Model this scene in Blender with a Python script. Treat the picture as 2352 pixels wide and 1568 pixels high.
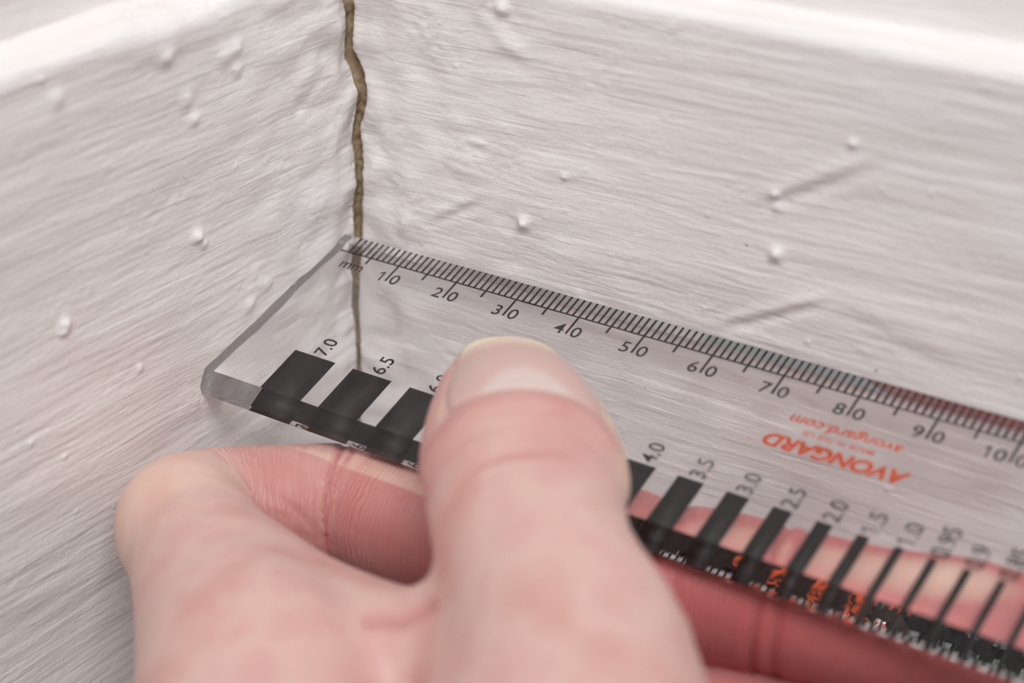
import bpy, math
import numpy as np

# ------------------------------------------------------------------ scene, camera, light
for o in list(bpy.data.objects):
    bpy.data.objects.remove(o, do_unlink=True)
SC = bpy.context.scene
COL = SC.collection
MM = 0.001
AL = math.radians(16.0)          # the ruler droops 16 degrees towards the hand
CA, SA = math.cos(AL), math.sin(AL)

def Wm(p):
    """ruler frame (x along, y towards the hand, h up, mm) -> world frame (mm); numpy (...,3)"""
    p = np.asarray(p, float)
    y = p[..., 1] + 4.5
    h = p[..., 2]
    return np.stack([p[..., 0], -(y * CA + h * SA), -y * SA + h * CA], -1)

SC.view_settings.view_transform = 'Standard'
SC.view_settings.look = 'None'
SC.view_settings.gamma = 1.0
SC.view_settings.use_curve_mapping = False
SC.view_settings.exposure = 0.06

CAM_P = np.array([140.78, -207.84, 105.34])
RV = np.array([[0.78592235, -0.58825477, 0.19047935],
               [0.30737268, 0.63898419, 0.70513916],
               [-0.53651477, -0.49563648, 0.6830054]])   # rows: right, down, forward in (x, y, -h)
def dir_w(d):
    y, h = d[1], -d[2]
    return np.array([d[0], -(y * CA + h * SA), -y * SA + h * CA])
right, down, fwd = (dir_w(r) for r in RV)
cd = bpy.data.cameras.new('camera')
cam = bpy.data.objects.new('camera', cd)
COL.objects.link(cam)
from mathutils import Matrix, Vector
m = Matrix.Identity(4)
for i in range(3):
    m[i][0] = right[i]; m[i][1] = -down[i]; m[i][2] = -fwd[i]; m[i][3] = CAM_P[i] * MM
cam.matrix_world = m
cd.sensor_width = 36.0
cd.lens = 4030.3 / 2352 * 36.0
cd.shift_x = 650.0 / 2352
cd.shift_y = 360.0 / 2352
cd.clip_start = 0.005
cd.dof.use_dof = True
cd.dof.focus_distance = 0.248
cd.dof.aperture_fstop = 13.0
SC.camera = cam
SC.cycles.max_bounces = 40
SC.cycles.transmission_bounces = 40
SC.cycles.glossy_bounces = 24
SC.cycles.blur_glossy = 0.0            # keep light that reaches the wall through the clear acrylic
SC.cycles.sample_clamp_indirect = 0.0

wd = bpy.data.worlds.new('world')
SC.world = wd
wd.use_nodes = True
wd.node_tree.nodes['Background'].inputs[0].default_value = (0.985, 0.995, 1.0, 1)
wd.node_tree.nodes['Background'].inputs[1].default_value = 0.20

def area(name, loc, target, size, power, col=(1, 1, 1)):
    ld = bpy.data.lights.new(name, 'AREA')
    ld.shape = 'SQUARE'; ld.size = size; ld.energy = power; ld.color = col
    o = bpy.data.objects.new(name, ld)
    COL.objects.link(o)
    o.location = loc
    o.rotation_euler = (Vector(target) - Vector(loc)).to_track_quat('-Z', 'Y').to_euler()
    return o
area('ceiling_lamp', (0.40, -0.50, 0.82), (0.03, -0.04, 0.0), 0.50, 7.6, (0.985, 0.995, 1.0))

# ------------------------------------------------------------------ materials
def mat(name):
    mt = bpy.data.materials.new(name)
    mt.use_nodes = True
    nt = mt.node_tree
    return mt, nt, nt.nodes['Principled BSDF']

def N(nt, kind, **kw):
    n = nt.nodes.new(kind)
    for k, v in kw.items():
        setattr(n, k, v)
    return n

def ramp(nt, src, stops):
    r = N(nt, 'ShaderNodeValToRGB')
    el = r.color_ramp.elements
    el[0].position, el[0].color = stops[0]
    el[1].position, el[1].color = stops[1]
    for p, c in stops[2:]:
        e = el.new(p); e.color = c
    nt.links.new(src, r.inputs[0])
    return r

def paint_material(name, stretch):
    mt, nt, b = mat(name)
    L = nt.links.new
    tc = N(nt, 'ShaderNodeTexCoord')
    mp = N(nt, 'ShaderNodeMapping'); mp.inputs['Scale'].default_value = stretch
    L(tc.outputs['Object'], mp.inputs[0])
    n1 = N(nt, 'ShaderNodeTexNoise'); n1.inputs['Scale'].default_value = 1000; n1.inputs['Detail'].default_value = 3
    n1.inputs['Distortion'].default_value = 0.6
    L(mp.outputs[0], n1.inputs['Vector'])
    n2 = N(nt, 'ShaderNodeTexNoise'); n2.inputs['Scale'].default_value = 1500; n2.inputs['Detail'].default_value = 2
    L(tc.outputs['Object'], n2.inputs['Vector'])
    ad = N(nt, 'ShaderNodeMath', operation='MULTIPLY_ADD'); ad.inputs[1].default_value = 0.38
    L(n2.outputs[0], ad.inputs[0]); L(n1.outputs[0], ad.inputs[2])
    bp = N(nt, 'ShaderNodeBump'); bp.inputs['Strength'].default_value = 0.9; bp.inputs['Distance'].default_value = 0.0002
    L(ad.outputs[0], bp.inputs['Height'])
    L(bp.outputs[0], b.inputs['Normal'])
    n3 = N(nt, 'ShaderNodeTexNoise'); n3.inputs['Scale'].default_value = 45; n3.inputs['Detail'].default_value = 4
    L(tc.outputs['Object'], n3.inputs['Vector'])
    base = ramp(nt, n3.outputs[0], [(0.3, (0.835, 0.790, 0.770, 1)), (0.7, (0.860, 0.830, 0.815, 1))])
    # sparse brown grit caught in the paint
    v = N(nt, 'ShaderNodeTexVoronoi'); v.inputs['Scale'].default_value = 260
    L(tc.outputs['Object'], v.inputs['Vector'])
    sp = N(nt, 'ShaderNodeMath', operation='LESS_THAN'); sp.inputs[1].default_value = 0.045
    L(v.outputs['Distance'], sp.inputs[0])
    wn = N(nt, 'ShaderNodeSeparateColor'); L(v.outputs['Color'], wn.inputs[0])
    pk = N(nt, 'ShaderNodeMath', operation='GREATER_THAN'); pk.inputs[1].default_value = 0.86
    L(wn.outputs[0], pk.inputs[0])
    ml = N(nt, 'ShaderNodeMath', operation='MULTIPLY'); L(sp.outputs[0], ml.inputs[0]); L(pk.outputs[0], ml.inputs[1])
    mx = N(nt, 'ShaderNodeMix', data_type='RGBA')
    L(ml.outputs[0], mx.inputs[0]); L(base.outputs[0], mx.inputs[6]); mx.inputs[7].default_value = (0.25, 0.17, 0.12, 1)
    L(mx.outputs[2], b.inputs['Base Color'])
    b.inputs['Roughness'].default_value = 0.42
    b.inputs['Specular IOR Level'].default_value = 0.45
    return mt

M_WALL_R = paint_material('white_paint_strokes_x', (0.09, 1.0, 1.0))
M_WALL_L = paint_material('white_paint_strokes_y', (1.0, 0.09, 1.0))

def crack_material():
    mt, nt, b = mat('crumbly_mortar')
    L = nt.links.new
    tc = N(nt, 'ShaderNodeTexCoord')
    n1 = N(nt, 'ShaderNodeTexNoise'); n1.inputs['Scale'].default_value = 420; n1.inputs['Detail'].default_value = 5
    L(tc.outputs['Object'], n1.inputs['Vector'])
    r = ramp(nt, n1.outputs[0], [(0.3, (0.27, 0.18, 0.105, 1)), (0.75, (0.52, 0.41, 0.29, 1))])
    L(r.outputs[0], b.inputs['Base Color'])
    b.inputs['Roughness'].default_value = 0.9
    bp = N(nt, 'ShaderNodeBump'); bp.inputs['Distance'].default_value = 0.0003
    L(n1.outputs[0], bp.inputs['Height']); L(bp.outputs[0], b.inputs['Normal'])
    return mt
M_CRACK = crack_material()

def acrylic_material(name='clear_acrylic', rough=0.0):
    mt, nt, b = mat(name)
    b.inputs['Base Color'].default_value = (1.0, 1.0, 1.0, 1)
    b.inputs['Transmission Weight'].default_value = 1.0
    b.inputs['IOR'].default_value = 1.49
    b.inputs['Roughness'].default_value = rough
    return mt
M_ACRYLIC = acrylic_material()

def ink(name, col):
    mt, nt, b = mat(name)
    L = nt.links.new
    tc = N(nt, 'ShaderNodeTexCoord')
    n1 = N(nt, 'ShaderNodeTexNoise'); n1.inputs['Scale'].default_value = 900; n1.inputs['Detail'].default_value = 3
    L(tc.outputs['Object'], n1.inputs['Vector'])
    c2 = tuple(min(1, c * 1.25 + 0.004) for c in col)
    r = ramp(nt, n1.outputs[0], [(0.35, (*col, 1)), (0.75, (*c2, 1))])
    L(r.outputs[0], b.inputs['Base Color'])
    b.inputs['Roughness'].default_value = 0.6
    return mt
M_BLACK = ink('black_ink', (0.007, 0.005, 0.005))
M_ORANGE = ink('orange_ink', (0.78, 0.10, 0.025))

# ------------------------------------------------------------------ mesh helpers
def mesh_obj(name, verts, faces, material=None, parent=None, smooth=False):
    me = bpy.data.meshes.new(name)
    verts = np.ascontiguousarray(verts, np.float32)
    faces = np.asarray(faces)
    if faces.dtype != object and faces.ndim == 2:
        n, k = faces.shape
        me.vertices.add(len(verts)); me.vertices.foreach_set('co', verts.ravel())
        me.loops.add(n * k); me.loops.foreach_set('vertex_index', faces.ravel().astype(np.int32))
        me.polygons.add(n); me.polygons.foreach_set('loop_start', np.arange(0, n * k, k, dtype=np.int32))
        me.update(calc_edges=True)
        me.validate()
    else:
        me.from_pydata([tuple(v) for v in verts], [], [list(f) for f in faces])
        me.update()
    if smooth:
        me.polygons.foreach_set('use_smooth', np.ones(len(me.polygons), bool))
    if material:
        me.materials.append(material)
    o = bpy.data.objects.new(name, me)
    COL.objects.link(o)
    if parent:
        o.parent = parent
    return o

def perlin(x, y, seed=0):
    x = np.asarray(x, np.float64); y = np.asarray(y, np.float64)
    xi = np.floor(x).astype(np.int64); yi = np.floor(y).astype(np.int64)
    xf = x - xi; yf = y - yi
    def g(ix, iy, dx, dy):
        hsh = (ix * 374761393 + iy * 668265263 + seed * 982451653) & 0xffffffff
        hsh = ((hsh ^ (hsh >> 13)) * 1274126177) & 0xffffffff
        a = ((hsh ^ (hsh >> 16)) & 0xffff) / 65536.0 * 2 * np.pi
        return np.cos(a) * dx + np.sin(a) * dy
    u = xf * xf * xf * (xf * (xf * 6 - 15) + 10)
    v = yf * yf * yf * (yf * (yf * 6 - 15) + 10)
    a = g(xi, yi, xf, yf) * (1 - u) + g(xi + 1, yi, xf - 1, yf) * u
    b = g(xi, yi + 1, xf, yf - 1) * (1 - u) + g(xi + 1, yi + 1, xf - 1, yf - 1) * u
    return (a * (1 - v) + b * v) * 1.5

def sstep(a, b, x):
    t = np.clip((x - a) / (b - a), 0, 1)
    return t * t * (3 - 2 * t)

# ------------------------------------------------------------------ the corner: two painted walls with a ledge, and the crack
# crack outline: height, left lip x, right lip x (mm)
CR = np.array([(-70, .4, .5), (-40, .4, .5), (-28, .35, .6), (-22.4, .25, .65), (-19.3, .05, .6), (-16.3, -.25, .35), (-13.9, -.85, .0), (-9.5, -.65, .15), (-7.6, -1.05, .05),
               (-4.1, -.8, .45), (-.85, -.94, .08), (1.86, -1.05, .02), (3.98, -1.25, -.03), (7.81, -.86, .05), (10.43, -.98, -.01),
               (12.21, -1.19, -.2), (14.2, -1.66, -.4), (16.57, -1.4, -.74), (18.16, -1.13, -.18), (20.24, -.88, .36),
               (21.78, -.7, .62), (23.17, -1.32, .44), (25.49, -2.25, -.49), (26.57, -3.16, -1.25), (28.04, -3.18, -2.16),
               (30.74, -3.14, -2.21), (33.6, -3.36, -2.03), (34.96, -3.88, -2.28), (40, -3.6, -2.3), (44, -3.4, -2.4), (60, -3.2, -2.6), (160, -3, -2.8)])
def crackL(h): return -0.12 + np.interp(h, CR[:, 0], CR[:, 1]) + 0.10 * perlin(h * 1.3, h * 0 + 3.3, 5) + 0.06 * perlin(h * 3.1, h * 0 + 7.7, 6)
def crackR(h): return 0.10 + np.interp(h, CR[:, 0], CR[:, 2]) + 0.16 * perlin(h * 1.1, h * 0 + 1.3, 7) + 0.12 * perlin(h * 2.7, h * 0 + 9.7, 8)

def axis(bounds):
    out = []
    for a, b, st in bounds:
        out.append(np.linspace(a, b, max(2, int(round((b - a) / st)) + 1))[:-1])
    out.append([bounds[-1][1]])
    return np.concatenate(out)

def profile(s, depth, top=42.0, r=1.6, r2=1.2):
    """s: arc length, equal to height on the lower face. returns setback (mm behind the face), height, normal (out, up)"""
    a1 = top - r; q = math.pi / 2
    l1 = a1; l2 = l1 + r * q; l3 = l2 + (depth - r - r2); l4 = l3 + r2 * q
    out = np.zeros_like(s); hh = np.zeros_like(s); no = np.zeros_like(s); nu = np.zeros_like(s)
    c = s < l1
    hh[c] = s[c]; no[c] = 1
    c = (s >= l1) & (s < l2); a = (s[c] - l1) / r
    out[c] = r * (1 - np.cos(a)); hh[c] = a1 + r * np.sin(a); no[c] = np.cos(a); nu[c] = np.sin(a)
    c = (s >= l2) & (s < l3); d = s[c] - l2
    out[c] = r + d; hh[c] = top + 0.06 * d; nu[c] = 1
    t2 = top + 0.06 * (depth - r - r2)
    c = (s >= l3) & (s < l4); a = (s[c] - l3) / r2
    out[c] = depth - r2 + r2 * np.sin(a); hh[c] = t2 + r2 * (1 - np.cos(a)); no[c] = np.sin(a); nu[c] = np.cos(a)
    c = s >= l4
    out[c] = depth; hh[c] = t2 + r2 + s[c] - l4; no[c] = 1
    return out, hh, no, nu, (l1, l2, l3, l4)

def bumps(a, b, lst):
    d = np.zeros_like(a)
    for (x, h, rx, rh, amp) in lst:
        q = ((a - x) / rx) ** 2 + ((b - h) / rh) ** 2
        d += amp * np.exp(-q * 0.9)
    return d

def relief(a, s, seed, corner, g=1.0):
    """painted-over plaster relief: a along the wall, s up the wall (mm)"""
    near = np.exp(-np.maximum(a, 0) / 22.0) * corner
    wx = a + 3.0 * perlin(a / 9, s / 9, seed + 1)
    ws = s + 0.45 * perlin(a / 22, s / 9, seed + 2)
    wig = ws + near * (3.2 * perlin(a / 14, s / 10, seed + 21))
    d = 0.50 * perlin(a / 34, s / 24, seed + 3)
    d += 0.20 * perlin(a / 17, ws / 5.5, seed + 4)
    d += g * (0.085 + 0.06 * perlin(a / 20, s / 20, seed + 5)) * perlin(wx / 21, wig / 1.7, seed + 6)
    st = np.clip(0.55 + 0.9 * perlin(a / 18, s / 11, seed + 7), 0.15, 1.0) * (1 - 0.5 * near)
    d += g * 0.085 * st * perlin(wx / 15, wig / 0.8, seed + 8)
    d += g * 0.060 * st * perlin(wx / 10, wig / 0.5, seed + 9)
    crumb = np.clip(perlin(a / 7, s / 7, seed + 10) + 0.2, 0, 1) * (0.25 + near)
    d += 0.19 * crumb * perlin(a / 1.7, s / 1.5, seed + 11) + 0.09 * crumb * perlin(a / 0.8, s / 0.8, seed + 12)
    d += near * 0.65 * perlin(a / 5.5, s / 5.0, seed + 13)
    return d

def random_pimples(a, s, seed, n, amax, smin, smax):
    rg = np.random.default_rng(seed)
    d = np.zeros_like(a)
    for i in range(n):
        x, h = rg.uniform(1, amax), rg.uniform(smin, smax)
        r = rg.uniform(0.14, 0.28) if i % 9 else rg.uniform(0.3, 0.45)
        c = (np.abs(a - x) < 3 * r) & (np.abs(s - h) < 3 * r)
        d[c] += r * 0.55 * np.exp(-(((a[c] - x) / r) ** 2 + ((s[c] - h) / r) ** 2))
    return d

def grid_faces(nr, nc):
    i = np.arange(nr * nc).reshape(nr, nc)
    return np.stack([i[:-1, :-1], i[:-1, 1:], i[1:, 1:], i[1:, :-1]], -1).reshape(-1, 4)

S_AX = axis([(-150, -60, 3.0), (-60, 38, 0.26), (38, 58, 0.3), (58, 75, 0.6), (75, 230, 5.0)])

def ridge(a, s, p, q, wid, amp):
    """a soft one-sided step along p -> q: a lip of plaster with a hollow under it"""
    p = np.array(p); q = np.array(q); L = np.linalg.norm(q - p); t = (q - p) / L; n = np.array([-t[1], t[0]])
    al = (a - p[0]) * t[0] + (s - p[1]) * t[1]; ac = (a - p[0]) * n[0] + (s - p[1]) * n[1]
    m_ = sstep(-0.15 * L, 0.25 * L, al) * (1 - sstep(0.7 * L, 1.15 * L, al))
    return amp * m_ * (np.exp(-((ac - wid * .6) / wid) ** 2) - np.exp(-((ac + wid * .6) / wid) ** 2))

def build_right():
    T = axis([(0, 112, 0.27), (112, 150, 1.0), (150, 420, 6.0)])
    s, t = np.meshgrid(S_AX, T, indexing='ij')
    out, hh, no, nu, (l1, l2, l3, l4) = profile(s, 5.6)
    back = sstep(l2, l3, s)
    xs = crackR(hh) - 7.0 * back
    x = xs + t
    face = 1.2 * (1 - np.exp(-np.maximum(x, 0) / 9.0)) * (1 - back)
    d = relief(x, s, 100, 1.0, 0.55)
    d += bumps(x, s, [(28.9, 8.9, .75, .75, .95), (28.7, 9.6, 1.5, 1.0, .25), (65.4, 13.3, .8, .8, .8), (23.2, 38.2, .9, .9, .8), (64.2, 21.2, .55, .55, .5),
                      (64.6, 19.6, .7, .7, .4), (72.8, 29.7, .5, .5, .5), (34.6, 17.1, .5, .4, .35), (8.9, 4.2, 1.2, 2.4, .55), (11, 8, 3, 5, .5),
                      (4.8, 8.8, 1.6, 2.2, -.35), (20.7, 19, 1.6, .5, .35), (18.4, 33.9, 1.2, 2.5, -.35), (24, 33, 3, 1.2, .45), (3.0, 20, 1.4, 2.2, .45), (2.8, 12, 1.2, 3, .3), (2.2, 30, 1.3, 2.5, .35)])
    d += ridge(x, s, (62, 19.5), (76, 28), 1.1, .26)
    d += ridge(x, s, (59.5, 1.5), (73, 9.0), 0.9, .26)
    d += ridge(x, s, (74, 9), (90, 5), 1.6, .10)
    d += ridge(x, s, (13, 5.5), (22, 11), 0.9, .22)
    d += ridge(x, s, (19, 36), (28, 31), 1.2, .18)
    d += random_pimples(x, s, 4, 90, 110, -20, 41)
    lip = np.exp(-t / 0.35)                     # the lip rolls back into the crack
    d = d * (1 - 0.6 * lip) - 0.5 * lip
    d *= 1.0 + 0.5 * sstep(l1 - 3, l1, s) * (1 - sstep(l4, l4 + 4, s))
    yw = face - out + d * no
    z = hh + d * nu
    V = np.stack([x, -yw, z], -1) * MM
    o = mesh_obj('wall_right', V.reshape(-1, 3), grid_faces(*s.shape), M_WALL_R, smooth=True)
    return o, V

def build_left():
    T = axis([(0, 92, 0.27), (92, 130, 1.0), (130, 420, 6.0)])
    s, t = np.meshgrid(S_AX, T, indexing='ij')
    out, hh, no, nu, (l1, l2, l3, l4) = profile(s, 7.5, top=42.4, r=2.2)
    back = sstep(l2, l3, s)
    yw = t - 5.2 * back
    flat = -0.3 - 0.045 * yw
    k = sstep(0, 7, t)
    lead = crackL(hh) * (1 - k * 1.0)
    face = lead + flat * k
    face = face * (1 - back) + flat * back
    d = relief(yw, s, 300, 1.0, 0.72 - 0.2 * sstep(5, 30, s))
    d += bumps(yw, s, [(36.2, 11.3, .9, .8, .9), (35.0, 9.9, .7, .7, .5), (62.0, 7.9, .8, .8, .85), (62.5, 6.9, .7, .5, .5), (28.2, 35.5, 1.1, 1.0, .6), (30.5, 35.0, 1.2, 1, .5), (28.0, 32.5, .9, .8, .5),
                       (42.1, 37.5, 1.2, 1, .5), (38, 31, 1.2, 1, .5), (36.5, 28, 1.0, .8, .5), (14, 23.9, 1.3, 1.2, -.6), (13, 28, 2.4, 1.6, .5), (11, 20.5, 3, 1.2, .35), (60.6, 37, 1.2, 1.2, .4), (49, -3.6, .5, .5, .3),
                       (2.6, 33.4, 1.2, 1.6, -1.1), (18.7, 33.8, 3, 3, .45), (12, 34.8, 2.5, 2.0, .6), (6, 33, 2, 1.5, .45), (4.5, 24, 2, 3, .35), (9, 30, 1.3, 1.2, -.4), (26, -2.6, 1.2, 1.0, .45), (22, -1, 1.4, .8, .35), (7, 12, 5, 6, .3)])
    d += random_pimples(yw, s, 9, 50, 80, -25, 41)
    lip = np.exp(-t / 0.15)
    d = d * (1 - 0.8 * lip)
    d *= 1.0 + 1.3 * sstep(l1 - 4, l1, s) * (1 - sstep(l4, l4 + 4, s))
    x = face - out + d * no
    z = hh + d * nu
    V = np.stack([x, -yw, z], -1) * MM
    o = mesh_obj('wall_left', V.reshape(-1, 3), grid_faces(*s.shape)[:, ::-1], M_WALL_L, smooth=True)
    return o, V

wall_right, VR = build_right()
wall_left, VL = build_left()
wall_right['kind'] = 'structure'; wall_left['kind'] = 'structure'

def build_crack():
    a = VL[:, 0, :] / MM; b = VR[:, 0, :] / MM
    n = len(a)
    rows = []
    for k, f in enumerate(np.linspace(0, 1, 9)):
        p = a * (1 - f) + b * f
        dep = 1.5 * math.sin(math.pi * f) ** 0.6 if 0 < f < 1 else 0
        p = p.copy()
        p[:, 1] += dep * (1 + 0.35 * perlin(p[:, 2] * 0.9, p[:, 2] * 0 + k, 41))
        p[:, 0] -= dep * (0.55 - 0.3 * f)
        p[:, 0] += (0.22 * perlin(p[:, 2] * 1.6, p[:, 2] * 0 + k * 1.7, 42)) if 0 < f < 1 else 0
        rows.append(p)
    V = np.stack(rows, 1) * MM
    return mesh_obj('crack', V.reshape(-1, 3), grid_faces(n, 9)[:, ::-1], M_CRACK, wall_left, smooth=True)
crack = build_crack()
crack['label'] = 'jagged brown crack running down the inside corner'

# ------------------------------------------------------------------ the clear acrylic crack gauge
TOP, BOT, YB, YF, YL = 1.4, -1.93, -1.9, 32.4, 34.3
XR = 166.0
ruler = bpy.data.objects.new('crack_gauge_ruler', None)
COL.objects.link(ruler)
ruler.empty_display_size = 0.01
ruler.rotation_euler = (AL, 0, 0)
ruler.location = (0, -4.5 * CA * MM, -4.5 * SA * MM)
ruler['label'] = 'clear acrylic ruler with black crack-width bars and millimetre scale, held in the wall corner'
ruler['category'] = 'ruler'

def left_end(y): return -0.75 - 0.040 * (y - 0.0)
prof = [(YB, TOP), (YF, TOP), (YL, -0.87), (YL, BOT), (YB, BOT)]
rv = [(left_end(y), -y, h) for y, h in prof] + [(XR, -y, h) for y, h in prof]
rf = [[0, 1, 2, 3, 4], [9, 8, 7, 6, 5]] + [[i, i + 5, (i + 1) % 5 + 5, (i + 1) % 5] for i in range(5)]
body = mesh_obj('acrylic_body', np.array(rv) * MM, np.array(rf, dtype=object), M_ACRYLIC, ruler)
import bmesh
bm = bmesh.new(); bm.from_mesh(body.data)
bmesh.ops.recalc_face_normals(bm, faces=bm.faces)
bm.to_mesh(body.data); bm.free()

INK0, INK1 = BOT + 0.012, BOT + 0.030       # ink sits bonded in the underside
def box_verts(x0, x1, y0, y1):
    return [(x, -y, h) for h in (INK0, INK1) for x, y in ((x0, y1), (x1, y1), (x1, y0), (x0, y0))]
BF = [(3, 2, 1, 0), (4, 5, 6, 7), (0, 1, 5, 4), (1, 2, 6, 5), (2, 3, 7, 6), (3, 0, 4, 7)]
def boxes(name, rects, material, parent):
    V, F = [], []
    for r in rects:
        k = len(V); V += box_verts(*r); F += [tuple(i + k for i in f) for f in BF]
    return mesh_obj(name, np.array(V) * MM, np.array(F), material, parent)

tw = 0.17
rects = [(-0.9, XR - 1.5, -0.14, 0.14)]
for k in range(1, 160):
    low = 3.8 if k % 10 == 0 else (1.5 if k % 5 == 0 else 0.0)
    rects.append((k - tw, k + tw, YB + 0.015, low))
boxes('millimetre_scale', rects, M_BLACK, ruler)

WID = [7, 6.5, 6, 5.5, 5, 4.5, 4, 3.5, 3, 2.5, 2, 1.5, 1, .95, .9, .85, .8, .75, .7, .65, .6, .55, .5, .45, .4, .35, .3, .25, .2, .15, .1]
X0, YT = 6.65, 22.23
x = X0
bars = []
for wv in WID:
    if x + wv > XR - 1: break
    boxes('bar', [(x, x + wv, YT, YL - 0.12)], M_BLACK, ruler)
    bars.append((wv, x + wv / 2))
    x += wv + 3.0

def text_part(name, body_, size, x, y, rot, material, shear=0.0, offset=0.0, align='LEFT', space=1.0, sx=1.0):
    ones = len(body_) - len(body_.lstrip('1')); ones_x = 0.20 * size; shift = 0.0
    if ones:
        rest = body_[ones:]
        if align == 'RIGHT':
            ones_x = -(0.56 * size * (ones - 1 + len(rest)) + 0.20 * size)
        else:
            shift = 0.56 * size * ones
        body_ = rest or ' '
    cu = bpy.data.curves.new(name, 'FONT')
    cu.body = body_; cu.size = size; cu.shear = shear; cu.offset = offset; cu.align_x = align; cu.space_character = space
    cu.resolution_u = 6
    cu.extrude = 0.007
    tmp = bpy.data.objects.new(name, cu)
    COL.objects.link(tmp)
    dg = bpy.context.evaluated_depsgraph_get()
    me = bpy.data.meshes.new_from_object(tmp.evaluated_get(dg))
    bpy.data.objects.remove(tmp, do_unlink=True)
    co = np.empty(len(me.vertices) * 3, np.float32); me.vertices.foreach_get('co', co); co = co.reshape(-1, 3)
    c, s_ = math.cos(rot), math.sin(rot)
    cx = co[:, 0] * sx + shift
    P = np.stack([x + c * cx - s_ * co[:, 1], -y + s_ * cx + c * co[:, 1], (INK0 + INK1) / 2 + co[:, 2]], 1) * MM
    me.vertices.foreach_set('co', P.astype(np.float32).ravel()); me.update()
    me.name = name
    if ones:
        bmx = bmesh.new(); bmx.from_mesh(me)
        wst = 0.095 * size * 0.85; hgt = 0.70 * size
        for q in range(ones):
            ox = ones_x + q * 0.56 * size
            pts = [(0, 0), (wst, 0), (wst, hgt), (wst - 0.07 * size, hgt), (-0.16 * size, hgt - 0.14 * size), (-0.16 * size, hgt - 0.225 * size), (0, hgt - 0.145 * size)]
            lay = []
            for zz in (INK0, INK1):
                lay.append([bmx.verts.new(((x + c * (px + ox) - s_ * py) * MM, (-y + s_ * (px + ox) + c * py) * MM, zz * MM)) for px, py in pts])
            bmx.faces.new(lay[1]); bmx.faces.new(lay[0][::-1])
            for k in range(len(pts)):
                k2 = (k + 1) % len(pts)
                bmx.faces.new((lay[0][k], lay[0][k2], lay[1][k2], lay[1][k]))
        bmesh.ops.recalc_face_normals(bmx, faces=bmx.faces)
        bmx.to_mesh(me); bmx.free()
    me.materials.clear(); me.materials.append(material)
    o = bpy.data.objects.new(name, me)
    COL.objects.link(o); o.parent = ruler
    return o

FS = 3.05
FO = 0.025
text_part('unit_mark', 'mm', 2.9, 1.3, 3.55, 0, M_BLACK, sx=0.92, offset=FO)
for k in range(10, 160, 10):
    t_ = str(k)
    text_part('numeral', t_[:-1], FS, k - 0.55, 4.05, 0, M_BLACK, align='RIGHT', offset=FO)
    text_part('numeral', t_[-1:], FS, k + 0.45, 4.05, 0, M_BLACK, offset=FO)
for wv, cx in bars:
    s_ = ('%.1f' % wv) if abs(wv * 10 - round(wv * 10)) < 1e-6 else ('%.2f' % wv)
    text_part('numeral', s_, FS, cx + 1.35, 21.8, math.pi / 2, M_BLACK, offset=FO)
text_part('lettering', 'AVONGARD', 3.18, 90.7, 10.5, math.pi, M_ORANGE, shear=0.22, offset=0.15, sx=1.0)
text_part('lettering', 'TM', 0.7, 71.6, 12.2, math.pi, M_ORANGE)
text_part('lettering', 'MADE IN THE UK', 1.2, 85.7, 8.5, math.pi, M_ORANGE, shear=0.2, offset=0.018)
text_part('lettering', 'avongard.com', 2.55, 88.4, 6.25, math.pi, M_ORANGE, shear=0.2, offset=0.045)
#HAND
# ------------------------------------------------------------------ the hand
def pix(u, v, h):
    """a point h mm above the ruler plane, on the line of sight used when measuring the photograph (ruler frame)"""
    F = 4030.316
    d = RV.T @ np.array([(u - 1176 + 650) / F, (v - 784 - 360) / F, 1.0])
    c = np.array([140.780, 166.254, -158.548])
    s = (-h - c[2]) / d[2]
    p = c + s * d
    return np.array([p[0], p[1], -p[2]])
CAMR = np.array([RV[0][0], RV[0][1], -RV[0][2]])      # camera right, ruler frame with h up

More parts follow.
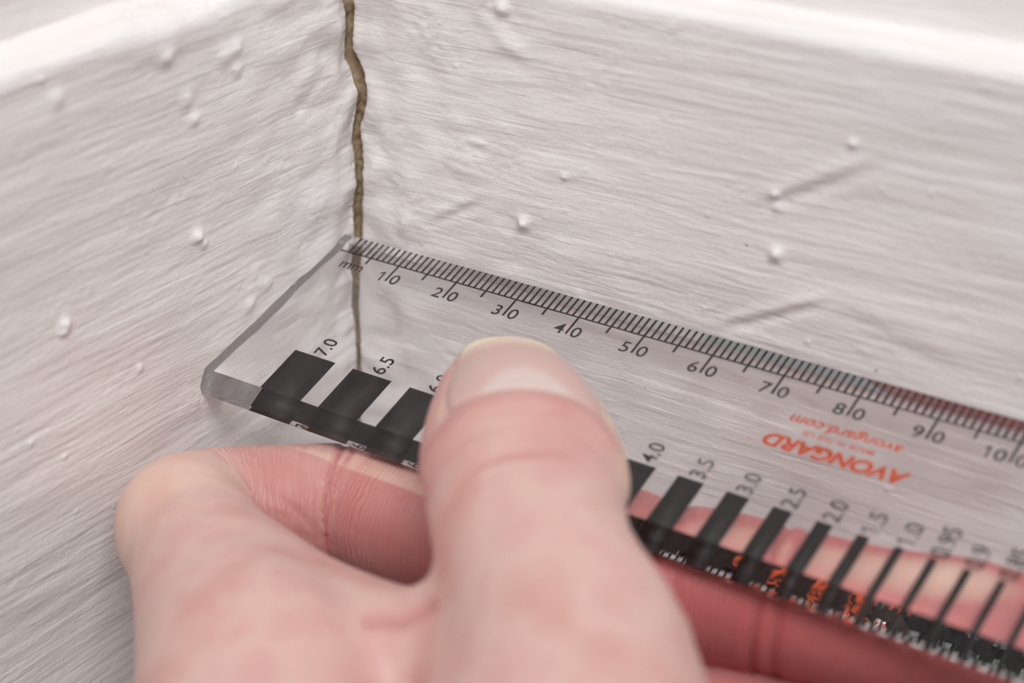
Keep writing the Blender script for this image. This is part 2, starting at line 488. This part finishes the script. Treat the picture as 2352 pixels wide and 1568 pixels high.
class Chain:
    """a tapering limb: nodes (pos, half width, half thickness), sampled densely; side = width direction"""
    def __init__(self, nodes, side, roll=0.0, step=1.6, cap=(1.0, 1.0)):
        P = np.array([n[0] for n in nodes], float); A = np.array([n[1] for n in nodes], float); B = np.array([n[2] for n in nodes], float)
        k = len(P)
        ext = lambda X: np.concatenate([[2 * X[0] - X[1]], X, [2 * X[-1] - X[-2]]])
        Pe, Ae, Be = ext(P), ext(A), ext(B)
        pts, aa, bb = [], [], []
        for i in range(k - 1):
            n = max(2, int(np.linalg.norm(P[i + 1] - P[i]) / step))
            for j in range(n + (i == k - 2)):
                t = j / n
                def cr(X): return 0.5 * (2 * X[i + 1] + (X[i + 2] - X[i]) * t + (2 * X[i] - 5 * X[i + 1] + 4 * X[i + 2] - X[i + 3]) * t * t + (3 * X[i + 1] - X[i] - 3 * X[i + 2] + X[i + 3]) * t ** 3)
                pts.append(cr(Pe)); aa.append(cr(Ae)); bb.append(cr(Be))
        self.p = np.array(pts); self.a = np.array(aa); self.b = np.array(bb)
        d = np.gradient(self.p, axis=0); self.t = d / np.linalg.norm(d, axis=1, keepdims=True)
        sd = np.array(side, float); sd = np.tile(sd, (len(self.p), 1)) if sd.ndim == 1 else sd
        sd = sd - (sd * self.t).sum(1, keepdims=True) * self.t
        sd /= np.linalg.norm(sd, axis=1, keepdims=True)
        n = np.cross(self.t, sd)
        if roll:
            c, s_ = math.cos(roll), math.sin(roll)
            sd, n = c * sd + s_ * n, c * n - s_ * sd
        self.s, self.n = sd, n
        self.len = np.concatenate([[0], np.cumsum(np.linalg.norm(np.diff(self.p, axis=0), axis=1))])
        self.cap = cap
    def dist(self, X, full=False):
        """approximate signed distance of points X (n,3)"""
        best = np.full(len(X), 1e9, np.float32)
        if full:
            bs = np.zeros((len(X), 3), np.float32)
        K = len(self.p)
        for i in range(K - 1):
            p, q = self.p[i], self.p[i + 1]; e = q - p; L = np.linalg.norm(e); e = e / L
            r = X - p
            l = r @ e
            t = np.clip(l / L, 0, 1)
            a = self.a[i] * (1 - t) + self.a[i + 1] * t; b = self.b[i] * (1 - t) + self.b[i + 1] * t
            over = l - t * L
            if 0 < i < K - 2:
                c = np.minimum(a, b)
            else:
                c = np.minimum(a, b) * (self.cap[0] if i == 0 else self.cap[1])
            sv = r @ self.s[i]; nv = r @ self.n[i]
            mn = np.minimum(a, b)
            d = (np.sqrt((sv / a) ** 2 + (nv / b) ** 2 + (over / c) ** 2) - 1) * mn
            if full:
                m_ = d < best
                bs[m_, 0] = (self.len[i] + l)[m_]; bs[m_, 1] = (sv / a)[m_]; bs[m_, 2] = (nv / b)[m_]
            best = np.minimum(best, d)
        return (best, bs) if full else best

P3 = np.array
thumb = Chain([(pix(1168, 850, 6.4), 7.5, 3.9), (pix(1177, 885, 7.6), 8.6, 5.2), (pix(1184, 935, 10.0), 9.7, 6.9), (pix(1192, 1000, 13.2), 10.8, 8.6),
               (pix(1201, 1085, 15.6), 11.5, 9.6), (pix(1209, 1180, 17.0), 11.0, 9.6), (pix(1232, 1290, 17.6), 10.7, 10.0), (pix(1275, 1410, 17.0), 11.4, 11.2),
               (pix(1315, 1560, 14.5), 13.0, 12.5), (P3([88, 88, 8]), 17, 15), (P3([97, 112, -2]), 17, 16)], CAMR, roll=math.radians(2), cap=(1.25, 1))
PIP_I = pix(428, 1214, -4.0)
index = Chain([(P3([54, 96, 0]), 15, 15), (pix(610, 1660, 5), 16, 15), (pix(545, 1455, 1.5), 13, 12.4), (pix(470, 1290, -2.5), 10.2, 10.0), (PIP_I, 9.5, 9.5),
               (pix(470, 1180, -7.5), 8.9, 9.2), (pix(610, 1170, -10.6), 8.9, 8.9), (pix(800, 1166, -11.8), 8.9, 8.8), (pix(930, 1203, -11.3), 8.5, 8.2), (pix(1060, 1240, -10.4), 7.2, 7.0), (pix(1120, 1252, -9.9), 5.4, 5.2)], (0, 0, 1))
middle = Chain([(P3([62, 95, -14]), 12, 13), (P3([50, 76, -17]), 10.5, 11), (P3([49, 58, -18]), 10, 10), (pix(1330, 1345, -14.5), 9.8, 9.8), (pix(1480, 1345, -12.8), 9.2, 9.4),
                (pix(1620, 1350, -12.0), 8.9, 9.2), (pix(1790, 1385, -11.4), 8.4, 8.8), (pix(2000, 1430, -11.0), 8.2, 8.4), (pix(2200, 1450, -10.4), 7.8, 7.8), (pix(2340, 1465, -9.8), 6.4, 6.4)], (0, 0, 1))
ring = Chain([(P3([68, 97, -32]), 11.5, 12), (P3([56, 80, -34]), 10, 10.5), (P3([56, 62, -34]), 9.6, 9.6), (pix(1480, 1660, -28), 9, 9), (pix(1800, 1690, -27), 8.8, 9), (pix(2100, 1715, -26.5), 8.4, 8.4), (pix(2330, 1740, -26.5), 6.8, 6.8)], (0, 0, 1))
little = Chain([(P3([75, 98, -48]), 10, 11), (P3([66, 82, -49]), 8.8, 9), (P3([68, 66, -48]), 8.2, 8.4), (P3([80, 52, -45]), 7.6, 7.8), (P3([93, 48, -44]), 7.2, 7.2), (P3([104, 46, -44]), 5.6, 5.8)], (0, 0, 1))
web = Chain([(pix(560, 1350, 1), 7.5, 7.5), (pix(760, 1450, 3), 8.0, 8), (pix(930, 1520, 6), 8.5, 8.5), (pix(1150, 1560, 9), 10, 10), (P3([84, 88, 4]), 13, 13)], (0, 0, 1))
palm = Chain([(P3([60, 90, -20]), 27, 12), (P3([76, 108, -20]), 31, 15), (P3([92, 130, -18]), 28, 16), (P3([103, 150, -17]), 24, 17), (P3([112, 172, -18]), 24, 19), (P3([128, 215, -24]), 27, 22), (P3([146, 262, -32]), 30, 25)], (0.05, 0, 1))
CHAINS = [thumb, index, middle, ring, little, web, palm]
KS = [0, 3.0, 2.2, 2.2, 2.2, 4.0, 6.0]

def smin(a, b, k):
    h_ = np.clip(0.5 + 0.5 * (b - a) / k, 0, 1)
    return b * (1 - h_) + a * h_ - k * h_ * (1 - h_)

def hand_sdf(lo, hi, res):
    ax = [np.arange(lo[i], hi[i] + res, res, dtype=np.float32) for i in range(3)]
    shp = tuple(len(a) for a in ax)
    D = np.full(shp, 20.0, np.float32)
    for ch, k in zip(CHAINS, KS):
        E_ = np.full(shp, 20.0, np.float32)
        pad = 7.0
        K = len(ch.p); stp = 5
        for i0 in range(0, K - 1, stp):
            i1 = min(K - 1, i0 + stp)
            sub = Chain.__new__(Chain)
            sub.p, sub.a, sub.b, sub.s, sub.n, sub.len = (X[i0:i1 + 1] for X in (ch.p, ch.a, ch.b, ch.s, ch.n, ch.len))
            sub.cap = (ch.cap[0] if i0 == 0 else 1.0, ch.cap[1] if i1 == K - 1 else 1.0)
            r = np.maximum(sub.a, sub.b).max() + pad
            b0 = sub.p.min(0) - r; b1 = sub.p.max(0) + r
            sl = []
            for d in range(3):
                j0 = int(np.searchsorted(ax[d], b0[d])); j1 = int(np.searchsorted(ax[d], b1[d])) + 1
                sl.append(slice(j0, min(j1, shp[d])))
            if any(s_.start >= s_.stop for s_ in sl): continue
            g = np.stack(np.meshgrid(ax[0][sl[0]], ax[1][sl[1]], ax[2][sl[2]], indexing='ij'), -1)
            dd = sub.dist(g.reshape(-1, 3)).reshape(g.shape[:3]).astype(np.float32)
            E_[tuple(sl)] = np.minimum(E_[tuple(sl)], dd)
        D = E_ if k == 0 else smin(D, E_, k)
    return ax, D

def surface_nets(ax, D, res):
    S = D < 0
    nx, ny, nz = D.shape
    cs = S[:-1, :-1, :-1].astype(np.int8)
    tot = np.zeros((nx - 1, ny - 1, nz - 1), np.int8)
    for dx in (0, 1):
        for dy in (0, 1):
            for dz in (0, 1):
                tot += S[dx:nx - 1 + dx, dy:ny - 1 + dy, dz:nz - 1 + dz]
    cells = np.argwhere((tot > 0) & (tot < 8))
    idx = np.full(tot.shape, -1, np.int64)
    idx[tuple(cells.T)] = np.arange(len(cells))
    acc = np.zeros((len(cells), 3)); cnt = np.zeros(len(cells))
    corners = [(dx, dy, dz) for dx in (0, 1) for dy in (0, 1) for dz in (0, 1)]
    val = {c: D[cells[:, 0] + c[0], cells[:, 1] + c[1], cells[:, 2] + c[2]] for c in corners}
    for c in corners:
        for d in range(3):
            if c[d]: continue
            e = list(c); e[d] = 1; e = tuple(e)
            v0, v1 = val[c], val[e]
            m_ = (v0 < 0) != (v1 < 0)
            t = v0[m_] / (v0[m_] - v1[m_])
            p = np.tile(np.array(c, float), (m_.sum(), 1)); p[:, d] = t
            acc[m_] += p; cnt[m_] += 1
    V = (cells + acc / cnt[:, None]) * res + np.array([ax[0][0], ax[1][0], ax[2][0]])
    F = []
    for d in range(3):
        o1, o2 = (d + 1) % 3, (d + 2) % 3
        sh = [slice(None)] * 3
        s0 = [slice(None)] * 3; s1 = [slice(None)] * 3
        s0[d] = slice(0, -1); s1[d] = slice(1, None)
        A, B = S[tuple(s0)], S[tuple(s1)]
        for flip in (False, True):
            E_ = np.argwhere((A & ~B) if not flip else (~A & B))
            E_ = E_[(E_[:, o1] > 0) & (E_[:, o2] > 0) & (E_[:, o1] < D.shape[o1] - 1) & (E_[:, o2] < D.shape[o2] - 1)]
            def at(a, b):
                q = E_.copy(); q[:, o1] -= a; q[:, o2] -= b
                return idx[tuple(q.T)]
            f = np.stack([at(1, 1), at(0, 1), at(0, 0), at(1, 0)], 1)
            F.append(f if not flip else f[:, ::-1])
    F = np.concatenate(F)
    return V, F[(F >= 0).all(1)]

RES = 0.9
ax, D = hand_sdf((-6, 5, -62), (128, 232, 36), RES)
V, F = surface_nets(ax, D, RES)
def sdf_sample(X):
    g = [(X[:, i] - ax[i][0]) / RES for i in range(3)]
    i0 = [np.clip(np.floor(q).astype(int), 0, D.shape[k] - 2) for k, q in enumerate(g)]
    f = [q - i for q, i in zip(g, i0)]
    r = 0
    for dx in (0, 1):
        for dy in (0, 1):
            for dz in (0, 1):
                wgt = (f[0] if dx else 1 - f[0]) * (f[1] if dy else 1 - f[1]) * (f[2] if dz else 1 - f[2])
                r = r + wgt * D[i0[0] + dx, i0[1] + dy, i0[2] + dz]
    return r
def laplace(V, F, it, lam=0.5):
    E_ = np.concatenate([F[:, [0, 1]], F[:, [1, 2]], F[:, [2, 3]], F[:, [3, 0]]])
    for k in range(it):
        acc = np.zeros_like(V); cnt = np.zeros(len(V))
        for c in range(3):
            acc[:, c] = np.bincount(E_[:, 0], V[E_[:, 1], c], len(V)) + np.bincount(E_[:, 1], V[E_[:, 0], c], len(V))
        cnt = np.bincount(E_[:, 0], minlength=len(V)) + np.bincount(E_[:, 1], minlength=len(V))
        l_ = lam if k % 2 == 0 else -lam * 1.03
        V = V + l_ * (acc / cnt[:, None] - V)
    return V
V = laplace(V, F, 14)
def subdivide(V, F):
    E_ = np.sort(np.concatenate([F[:, [0, 1]], F[:, [1, 2]], F[:, [2, 3]], F[:, [3, 0]]]), 1)
    key = E_[:, 0].astype(np.int64) * len(V) + E_[:, 1]
    uq, inv = np.unique(key, return_inverse=True)
    a, b = uq // len(V), uq % len(V)
    nV, nE, nF = len(V), len(uq), len(F)
    m_ = inv.reshape(4, nF).T + nV
    c = np.arange(nF) + nV + nE
    V2 = np.concatenate([V, (V[a] + V[b]) / 2, V[F].mean(1)])
    F2 = np.concatenate([np.stack([F[:, k], m_[:, k], c, m_[:, k - 1]], 1) for k in range(4)])
    return V2, F2
V, F = subdivide(V, F)
V = laplace(V, F, 8)
# flesh pressed flat against the acrylic: nothing enters the ruler
def press(V):
    inside = (V[:, 0] > -3) & (V[:, 1] < YL + 0.3)
    up = inside & (V[:, 2] > -0.2) & (V[:, 2] < TOP + 0.06)
    V[up, 2] = TOP + 0.06
    lo_ = inside & (V[:, 2] <= -0.2) & (V[:, 2] > BOT - 0.06)
    V[lo_, 2] = BOT - 0.06
    return V

def normals(V, F):
    n = np.cross(V[F[:, 2]] - V[F[:, 0]], V[F[:, 3]] - V[F[:, 1]])
    out = np.zeros_like(V)
    for c in range(3):
        for k in range(4):
            out[:, c] += np.bincount(F[:, k], n[:, c], len(V))
    return out / np.maximum(np.linalg.norm(out, axis=1, keepdims=True), 1e-12)
NRM = normals(V, F)

# limb coordinates of every skin point: which limb, distance along it, side and back position
dall = []; coords = []
for ch in CHAINS:
    d_, c_ = ch.dist(V.astype(np.float32), full=True)
    dall.append(d_); coords.append(c_)
dall = np.array(dall); lim = dall.argmin(0)
red = np.zeros(len(V)); pale = np.zeros(len(V)); disp = np.zeros(len(V)); lines = np.zeros(len(V)); along = np.zeros(len(V))
for k, c_ in enumerate(coords):
    m_ = lim == k
    along[m_] = c_[m_, 0]
def node_len(ch, p):
    return ch.len[np.argmin(((ch.p - p) ** 2).sum(1))]
gauss = lambda x, s_: np.exp(-(x / s_) ** 2)

# thumb: nail bed, knuckle creases
NC = coords[0]
S_CUT = node_len(thumb, pix(1198, 1057, 14.9))      # cuticle, mm from the first node
S_TIP = -4.4
NW = 0.86                                         # nail half width as a share of the thumb's
ma = lim == 0
nv = (S_CUT - NC[:, 0] - 1.6 * (NC[:, 1] / NW) ** 2 * -1.0) / (S_CUT - S_TIP)
nail_r = np.maximum(np.abs(NC[:, 1]) / NW, np.where(nv < 0.18, 1 + (0.0 - nv) * 1.2, 0))
dorsal = NC[:, 2] < 0 if (thumb.n[3] @ np.array([0, 0, 1])) < 0 else NC[:, 2] > 0
fold = ma & dorsal
disp[fold] += 0.55 * (gauss(nail_r[fold] - 1.16, 0.10) * (nv[fold] < 0.75)) - 0.35 * (nail_r[fold] < 1.0)
red[fold] += 0.35 * gauss(nail_r[fold] - 1.10, 0.10)
S_IP = node_len(thumb, pix(1209, 1185, 17))
for s0, bow, amp, wd_ in [(S_IP + 1.5, 3.2, 0.28, 0.5), (S_IP - 3.2, 2.6, 0.10, 0.45), (S_IP - 5.4, 2.0, 0.08, 0.45), (S_IP + 3.6, 3.4, 0.07, 0.5)]:
    q = NC[:, 0] - (s0 + bow * NC[:, 1] ** 2 + 0.35 * np.sin(NC[:, 1] * 7 + s0))
    g_ = gauss(q, wd_) * fold
    disp -= amp * g_; red += 1.5 * amp * gauss(q, wd_ * 1.3) * fold * (0.55 + 0.45 * np.sin(NC[:, 1] * 4 + s0))
red += 0.30 * gauss(NC[:, 0] - (S_IP - 3.5), 4.5) * fold * (0.6 + 0.4 * np.sin(NC[:, 1] * 5))
pale += 0.7 * ma * sstep(0.70, 1.0, NC[:, 1]) * (1 - sstep(S_IP - 2, S_IP + 2, NC[:, 0]))
# index: crease at the end joint, fine cross lines
IC = coords[1]; mi = lim == 1
S_DIP = node_len(index, pix(800, 1150, -11.2)); S_PIP = node_len(index, PIP_I)
for s0, amp, wd_ in [(S_DIP - 0.9, 0.50, 0.55), (S_DIP + 0.7, 0.38, 0.45), (S_PIP + 8.5, 0.2, 0.6), (S_PIP + 6.5, 0.15, 0.5), (S_DIP - 6, 0.10, 0.4), (S_DIP + 4, 0.08, 0.4)]:
    q = IC[:, 0] - s0 - 0.5 * IC[:, 2]
    disp -= amp * gauss(q, wd_) * mi; red += 0.7 * amp * gauss(q, wd_ * 1.1) * mi
red += mi * sstep(S_PIP + 5, S_PIP + 14, IC[:, 0]) * (0.40 + 0.35 * sstep(0.0, 0.9, -NRM[:, 2]) + 0.25 * sstep(S_DIP, S_DIP + 6, IC[:, 0]))  # flush, plus underside shade painted in where the skin faces down
pale += 0.32 * mi * gauss(IC[:, 0] - S_PIP + 1, 6.0)
lines += mi * sstep(S_PIP + 5, S_PIP + 10, IC[:, 0])
# middle finger: creases, flushed red with the shade under thumb and ruler painted in
MC = coords[2]; mm_ = lim == 2
S_DM = node_len(middle, pix(1790, 1385, -11.4))
for s0, amp, wd_ in [(S_DM - 0.9, 0.5, 0.7), (S_DM + 1.6, 0.4, 0.7), (S_DM - 12, 0.15, 0.6)]:
    q = MC[:, 0] - s0 - 0.4 * MC[:, 1]
    disp -= amp * gauss(q, wd_) * mm_; red += 0.9 * amp * gauss(q, wd_ * 1.4) * mm_
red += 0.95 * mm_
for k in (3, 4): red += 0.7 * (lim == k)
lines += mm_ * 0.7
# folds in the skin of the web and knuckle, laid along lines measured on the photograph
Xc = V - np.array([140.780, 166.254, 158.548]); Xc = Xc * np.array([1, 1, -1])
cc = Xc @ RV.T
uu = 1176 - 650 + 4030.316 * cc[:, 0] / cc[:, 2]; vv = 784 + 360 + 4030.316 * cc[:, 1] / cc[:, 2]
facing = (NRM * np.array([1, 1, -1]) * Xc).sum(1) < 0
def fold_line(pts, wid, dep, redden, limbs):
    global disp, red
    ok = facing & np.isin(lim, limbs)
    best = np.full(len(V), 1e9)
    for (x0, y0), (x1, y1) in zip(pts[:-1], pts[1:]):
        e = np.array([x1 - x0, y1 - y0], float); L_ = np.hypot(*e); e /= L_
        t = np.clip((uu - x0) * e[0] + (vv - y0) * e[1], 0, L_)
        best = np.minimum(best, np.hypot(uu - x0 - t * e[0], vv - y0 - t * e[1]))
    g_ = np.exp(-(best / wid) ** 2) * ok
    disp = disp - dep * g_; red = red + redden * np.exp(-(best / (wid * 1.6)) ** 2) * ok
fold_line([(850, 1425), (915, 1432), (985, 1392)], 14, 0.55, 0.45, (0, 1, 5))
fold_line([(620, 1120), (690, 1180), (760, 1250)], 10, 0.18, 0.12, (1, 5))
fold_line([(430, 1180), (560, 1160), (660, 1190)], 11, 0.14, 0.08, (1,))
fold_line([(470, 1230), (620, 1200), (720, 1240)], 13, 0.14, 0.10, (1, 5))
fold_line([(500, 1300), (640, 1260), (760, 1290)], 14, 0.12, 0.10, (1, 5))
# blanched pads where the fingers press on the underside of the acrylic
V = V + NRM * disp[:, None]
contact = (V[:, 1] < YL + 2.0) & (V[:, 2] > BOT - 1.6) & (V[:, 2] < 0) & (NRM[:, 2] > 0.5)
pc = np.clip((V[:, 2] - (BOT - 1.5)) / 1.4, 0, 1) * sstep(0.25, 0.9, NRM[:, 2]) * (V[:, 1] < YL + 3) * (V[:, 2] < 0.5)
pale += 0.9 * pc; red *= (1 - 0.85 * pc)
V = press(V)
WV = Wm(V) * MM
hand_o = WV[np.argmin(((V - np.array([103, 150, -17])) ** 2).sum(1))]
hand = bpy.data.objects.new('hand', None)
COL.objects.link(hand); hand.location = hand_o; hand.empty_display_size = 0.02
hand['label'] = 'bare left hand pinching the clear ruler, thumb on top and fingers curled beneath'
hand['category'] = 'hand'

def skin_material():
    mt, nt, b = mat('fair_skin')
    L = nt.links.new
    tc = N(nt, 'ShaderNodeTexCoord')
    def attr(nm):
        a = N(nt, 'ShaderNodeAttribute'); a.attribute_name = nm; return a.outputs['Fac']
    n1 = N(nt, 'ShaderNodeTexNoise'); n1.inputs['Scale'].default_value = 95; n1.inputs['Detail'].default_value = 4
    L(tc.outputs['Object'], n1.inputs['Vector'])
    base = ramp(nt, n1.outputs[0], [(0.32, (0.62, 0.345, 0.305, 1)), (0.52, (0.675, 0.450, 0.400, 1)), (0.72, (0.635, 0.37, 0.34, 1))])
    mr = N(nt, 'ShaderNodeMix', data_type='RGBA'); L(attr('red'), mr.inputs[0]); L(base.outputs[0], mr.inputs[6]); mr.inputs[7].default_value = (0.50, 0.125, 0.125, 1)  # redness; also carries the shade painted on the index and middle fingers
    mp = N(nt, 'ShaderNodeMix', data_type='RGBA'); L(attr('pale'), mp.inputs[0]); L(mr.outputs[2], mp.inputs[6]); mp.inputs[7].default_value = (0.77, 0.60, 0.46, 1)
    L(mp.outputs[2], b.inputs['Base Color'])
    b.inputs['Roughness'].default_value = 0.48
    b.inputs['Specular IOR Level'].default_value = 0.35
    b.inputs['Subsurface Weight'].default_value = 0.55
    b.inputs['Subsurface Radius'].default_value = (1.0, 0.32, 0.18)
    b.inputs['Subsurface Scale'].default_value = 0.0028
    # fine cross lines on the finger sides and pores everywhere
    sn = N(nt, 'ShaderNodeMath', operation='MULTIPLY'); sn.inputs[1].default_value = 9.5
    al = N(nt, 'ShaderNodeMath', operation='MULTIPLY_ADD'); al.inputs[1].default_value = 1.6
    n4 = N(nt, 'ShaderNodeTexNoise'); n4.inputs['Scale'].default_value = 260; L(tc.outputs['Object'], n4.inputs['Vector'])
    L(n4.outputs[0], al.inputs[0]); L(attr('along'), al.inputs[2])
    L(al.outputs[0], sn.inputs[0])
    si = N(nt, 'ShaderNodeMath', operation='SINE'); L(sn.outputs[0], si.inputs[0])
    sl = N(nt, 'ShaderNodeMath', operation='MULTIPLY'); L(si.outputs[0], sl.inputs[0]); L(attr('lines'), sl.inputs[1])
    n5 = N(nt, 'ShaderNodeTexNoise'); n5.inputs['Scale'].default_value = 900; n5.inputs['Detail'].default_value = 3; L(tc.outputs['Object'], n5.inputs['Vector'])
    sm = N(nt, 'ShaderNodeMath', operation='MULTIPLY_ADD'); sm.inputs[1].default_value = 0.7
    L(n5.outputs[0], sm.inputs[0]); L(sl.outputs[0], sm.inputs[2])
    bp = N(nt, 'ShaderNodeBump'); bp.inputs['Strength'].default_value = 0.5; bp.inputs['Distance'].default_value = 0.00008
    L(sm.outputs[0], bp.inputs['Height']); L(bp.outputs[0], b.inputs['Normal'])
    return mt
M_SKIN = skin_material()
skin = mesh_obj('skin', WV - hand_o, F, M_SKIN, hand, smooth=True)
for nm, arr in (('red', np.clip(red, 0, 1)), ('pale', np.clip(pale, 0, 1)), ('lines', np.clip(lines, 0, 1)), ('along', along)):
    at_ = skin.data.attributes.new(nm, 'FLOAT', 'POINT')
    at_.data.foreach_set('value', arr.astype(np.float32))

# thumb nail: a curved plate following the thumb's back
def thumb_at(s_):
    i = np.interp(s_, thumb.len, np.arange(len(thumb.p)))
    j = int(min(max(math.floor(i), 0), len(thumb.p) - 2)); f = i - j
    lerp = lambda X: X[j] * (1 - f) + X[j + 1] * f
    p = lerp(thumb.p)
    if s_ < 0: p = thumb.p[0] + thumb.t[0] * s_
    return p, lerp(thumb.s), lerp(thumb.n), lerp(thumb.a), lerp(thumb.t)
sgn = 1.0 if thumb.n[3] @ np.array([0, 0, 1.0]) > 0 else -1.0
def thumb_surface(s_, sf):
    """point on the thumb's back at length s_, side share sf"""
    p, sd, n, a, t = thumb_at(s_)
    o = p + sd * sf * a + n * sgn * 14
    lo, hi = 0.0, 20.0
    st = np.arange(0, 16, 0.2)
    Q = (o[None] - (n * sgn)[None] * st[:, None]).astype(np.float32)
    dq = thumb.dist(Q)
    k = np.argmax(dq < 0) if (dq < 0).any() else np.argmin(dq)
    if k > 0 and dq[k] < 0:
        f = dq[k - 1] / (dq[k - 1] - dq[k]); k_ = st[k - 1] + f * (st[k] - st[k - 1])
    else:
        k_ = st[k]
    return o - n * sgn * k_, n * sgn
NU, NV = 41, 41
top_, bot_, nuv = [], [], []
for j in range(NV):
    v_ = j / (NV - 1)
    for i in range(NU):
        u_ = -1 + 2 * i / (NU - 1)
        edge = 1 - 0.10 * (1 - v_) ** 6 if v_ < 0.3 else 1.0
        tipround = math.sqrt(max(0.0, 1 - (max(0, v_ - 0.45) / 0.55 * 0.78) ** 2.4))
        side = u_ * NW * edge * 1.0
        s_ = S_CUT + 0.9 - 0.5 * u_ * u_ - v_ * (S_CUT + 0.9 - S_TIP) + 3.4 * u_ * u_ * v_ ** 2
        s_c = max(s_, 0.3 + 0.0 * v_)
        p, n = thumb_surface(s_c, side * (1 - 0.02 * v_))
        if s_ < s_c:
            p = p + thumb.t[0] * (s_ - s_c) * 0.75 - n * (s_c - s_) ** 2 * 0.055
        lift = 0.18 + 0.12 * v_ - 0.30 * abs(u_) ** 8
        top_.append(p + n * lift); bot_.append(p + n * (lift - 0.45)); nuv.append((u_, v_))
nk = NU * NV
nf = [tuple(q) for q in grid_faces(NV, NU)]
nf += [tuple(i + nk for i in q[::-1]) for q in grid_faces(NV, NU)]
rim = [i for i in range(NU)] + [j * NU + NU - 1 for j in range(1, NV)] + [(NV - 1) * NU + i for i in range(NU - 2, -1, -1)] + [j * NU for j in range(NV - 2, 0, -1)]
nf += [(rim[k], rim[k - 1], rim[k - 1] + nk, rim[k] + nk) for k in range(len(rim))]
NVt = Wm(np.array(top_ + bot_)) * MM - hand_o
def nail_material():
    mt, nt, b = mat('thumb_nail')
    L = nt.links.new
    a = N(nt, 'ShaderNodeAttribute'); a.attribute_name = 'nail_v'
    r = ramp(nt, a.outputs['Fac'], [(0.0, (0.71, 0.54, 0.51, 1)), (0.08, (0.71, 0.54, 0.51, 1)), (0.22, (0.67, 0.43, 0.40, 1)), (0.55, (0.67, 0.42, 0.38, 1)), (0.74, (0.70, 0.52, 0.43, 1)), (0.84, (0.72, 0.53, 0.45, 1)), (0.93, (0.80, 0.68, 0.52, 1)), (1.0, (0.80, 0.68, 0.50, 1))])
    L(r.outputs[0], b.inputs['Base Color'])
    b.inputs['Roughness'].default_value = 0.42
    b.inputs['Specular IOR Level'].default_value = 0.3
    b.inputs['Subsurface Weight'].default_value = 0.3
    b.inputs['Subsurface Radius'].default_value = (1.0, 0.4, 0.25)
    b.inputs['Subsurface Scale'].default_value = 0.0015
    return mt
nail = mesh_obj('thumbnail', NVt, np.array(nf), nail_material(), hand, smooth=True)
nail['label'] = 'thumbnail with a pale half-moon and yellowish free edge'
at_ = nail.data.attributes.new('nail_v', 'FLOAT', 'POINT')
def nail_tone(u_, v_):
    lun = 0.15 * (1 - ((u_ + 0.05) / 0.5) ** 2)
    if v_ < 0.45:
        return 0.05 if v_ < lun else (0.05 + 0.2 * min(1, (v_ - max(lun, -0.1)) / 0.12))
    return min(1.0, 0.25 + (v_ - 0.45) / 0.55 * 0.75 + 0.22 * u_ * u_ * (v_ - 0.45))
nvv = np.array([nail_tone(u_, v_) for u_, v_ in nuv] * 2)
at_.data.foreach_set('value', nvv.astype(np.float32))
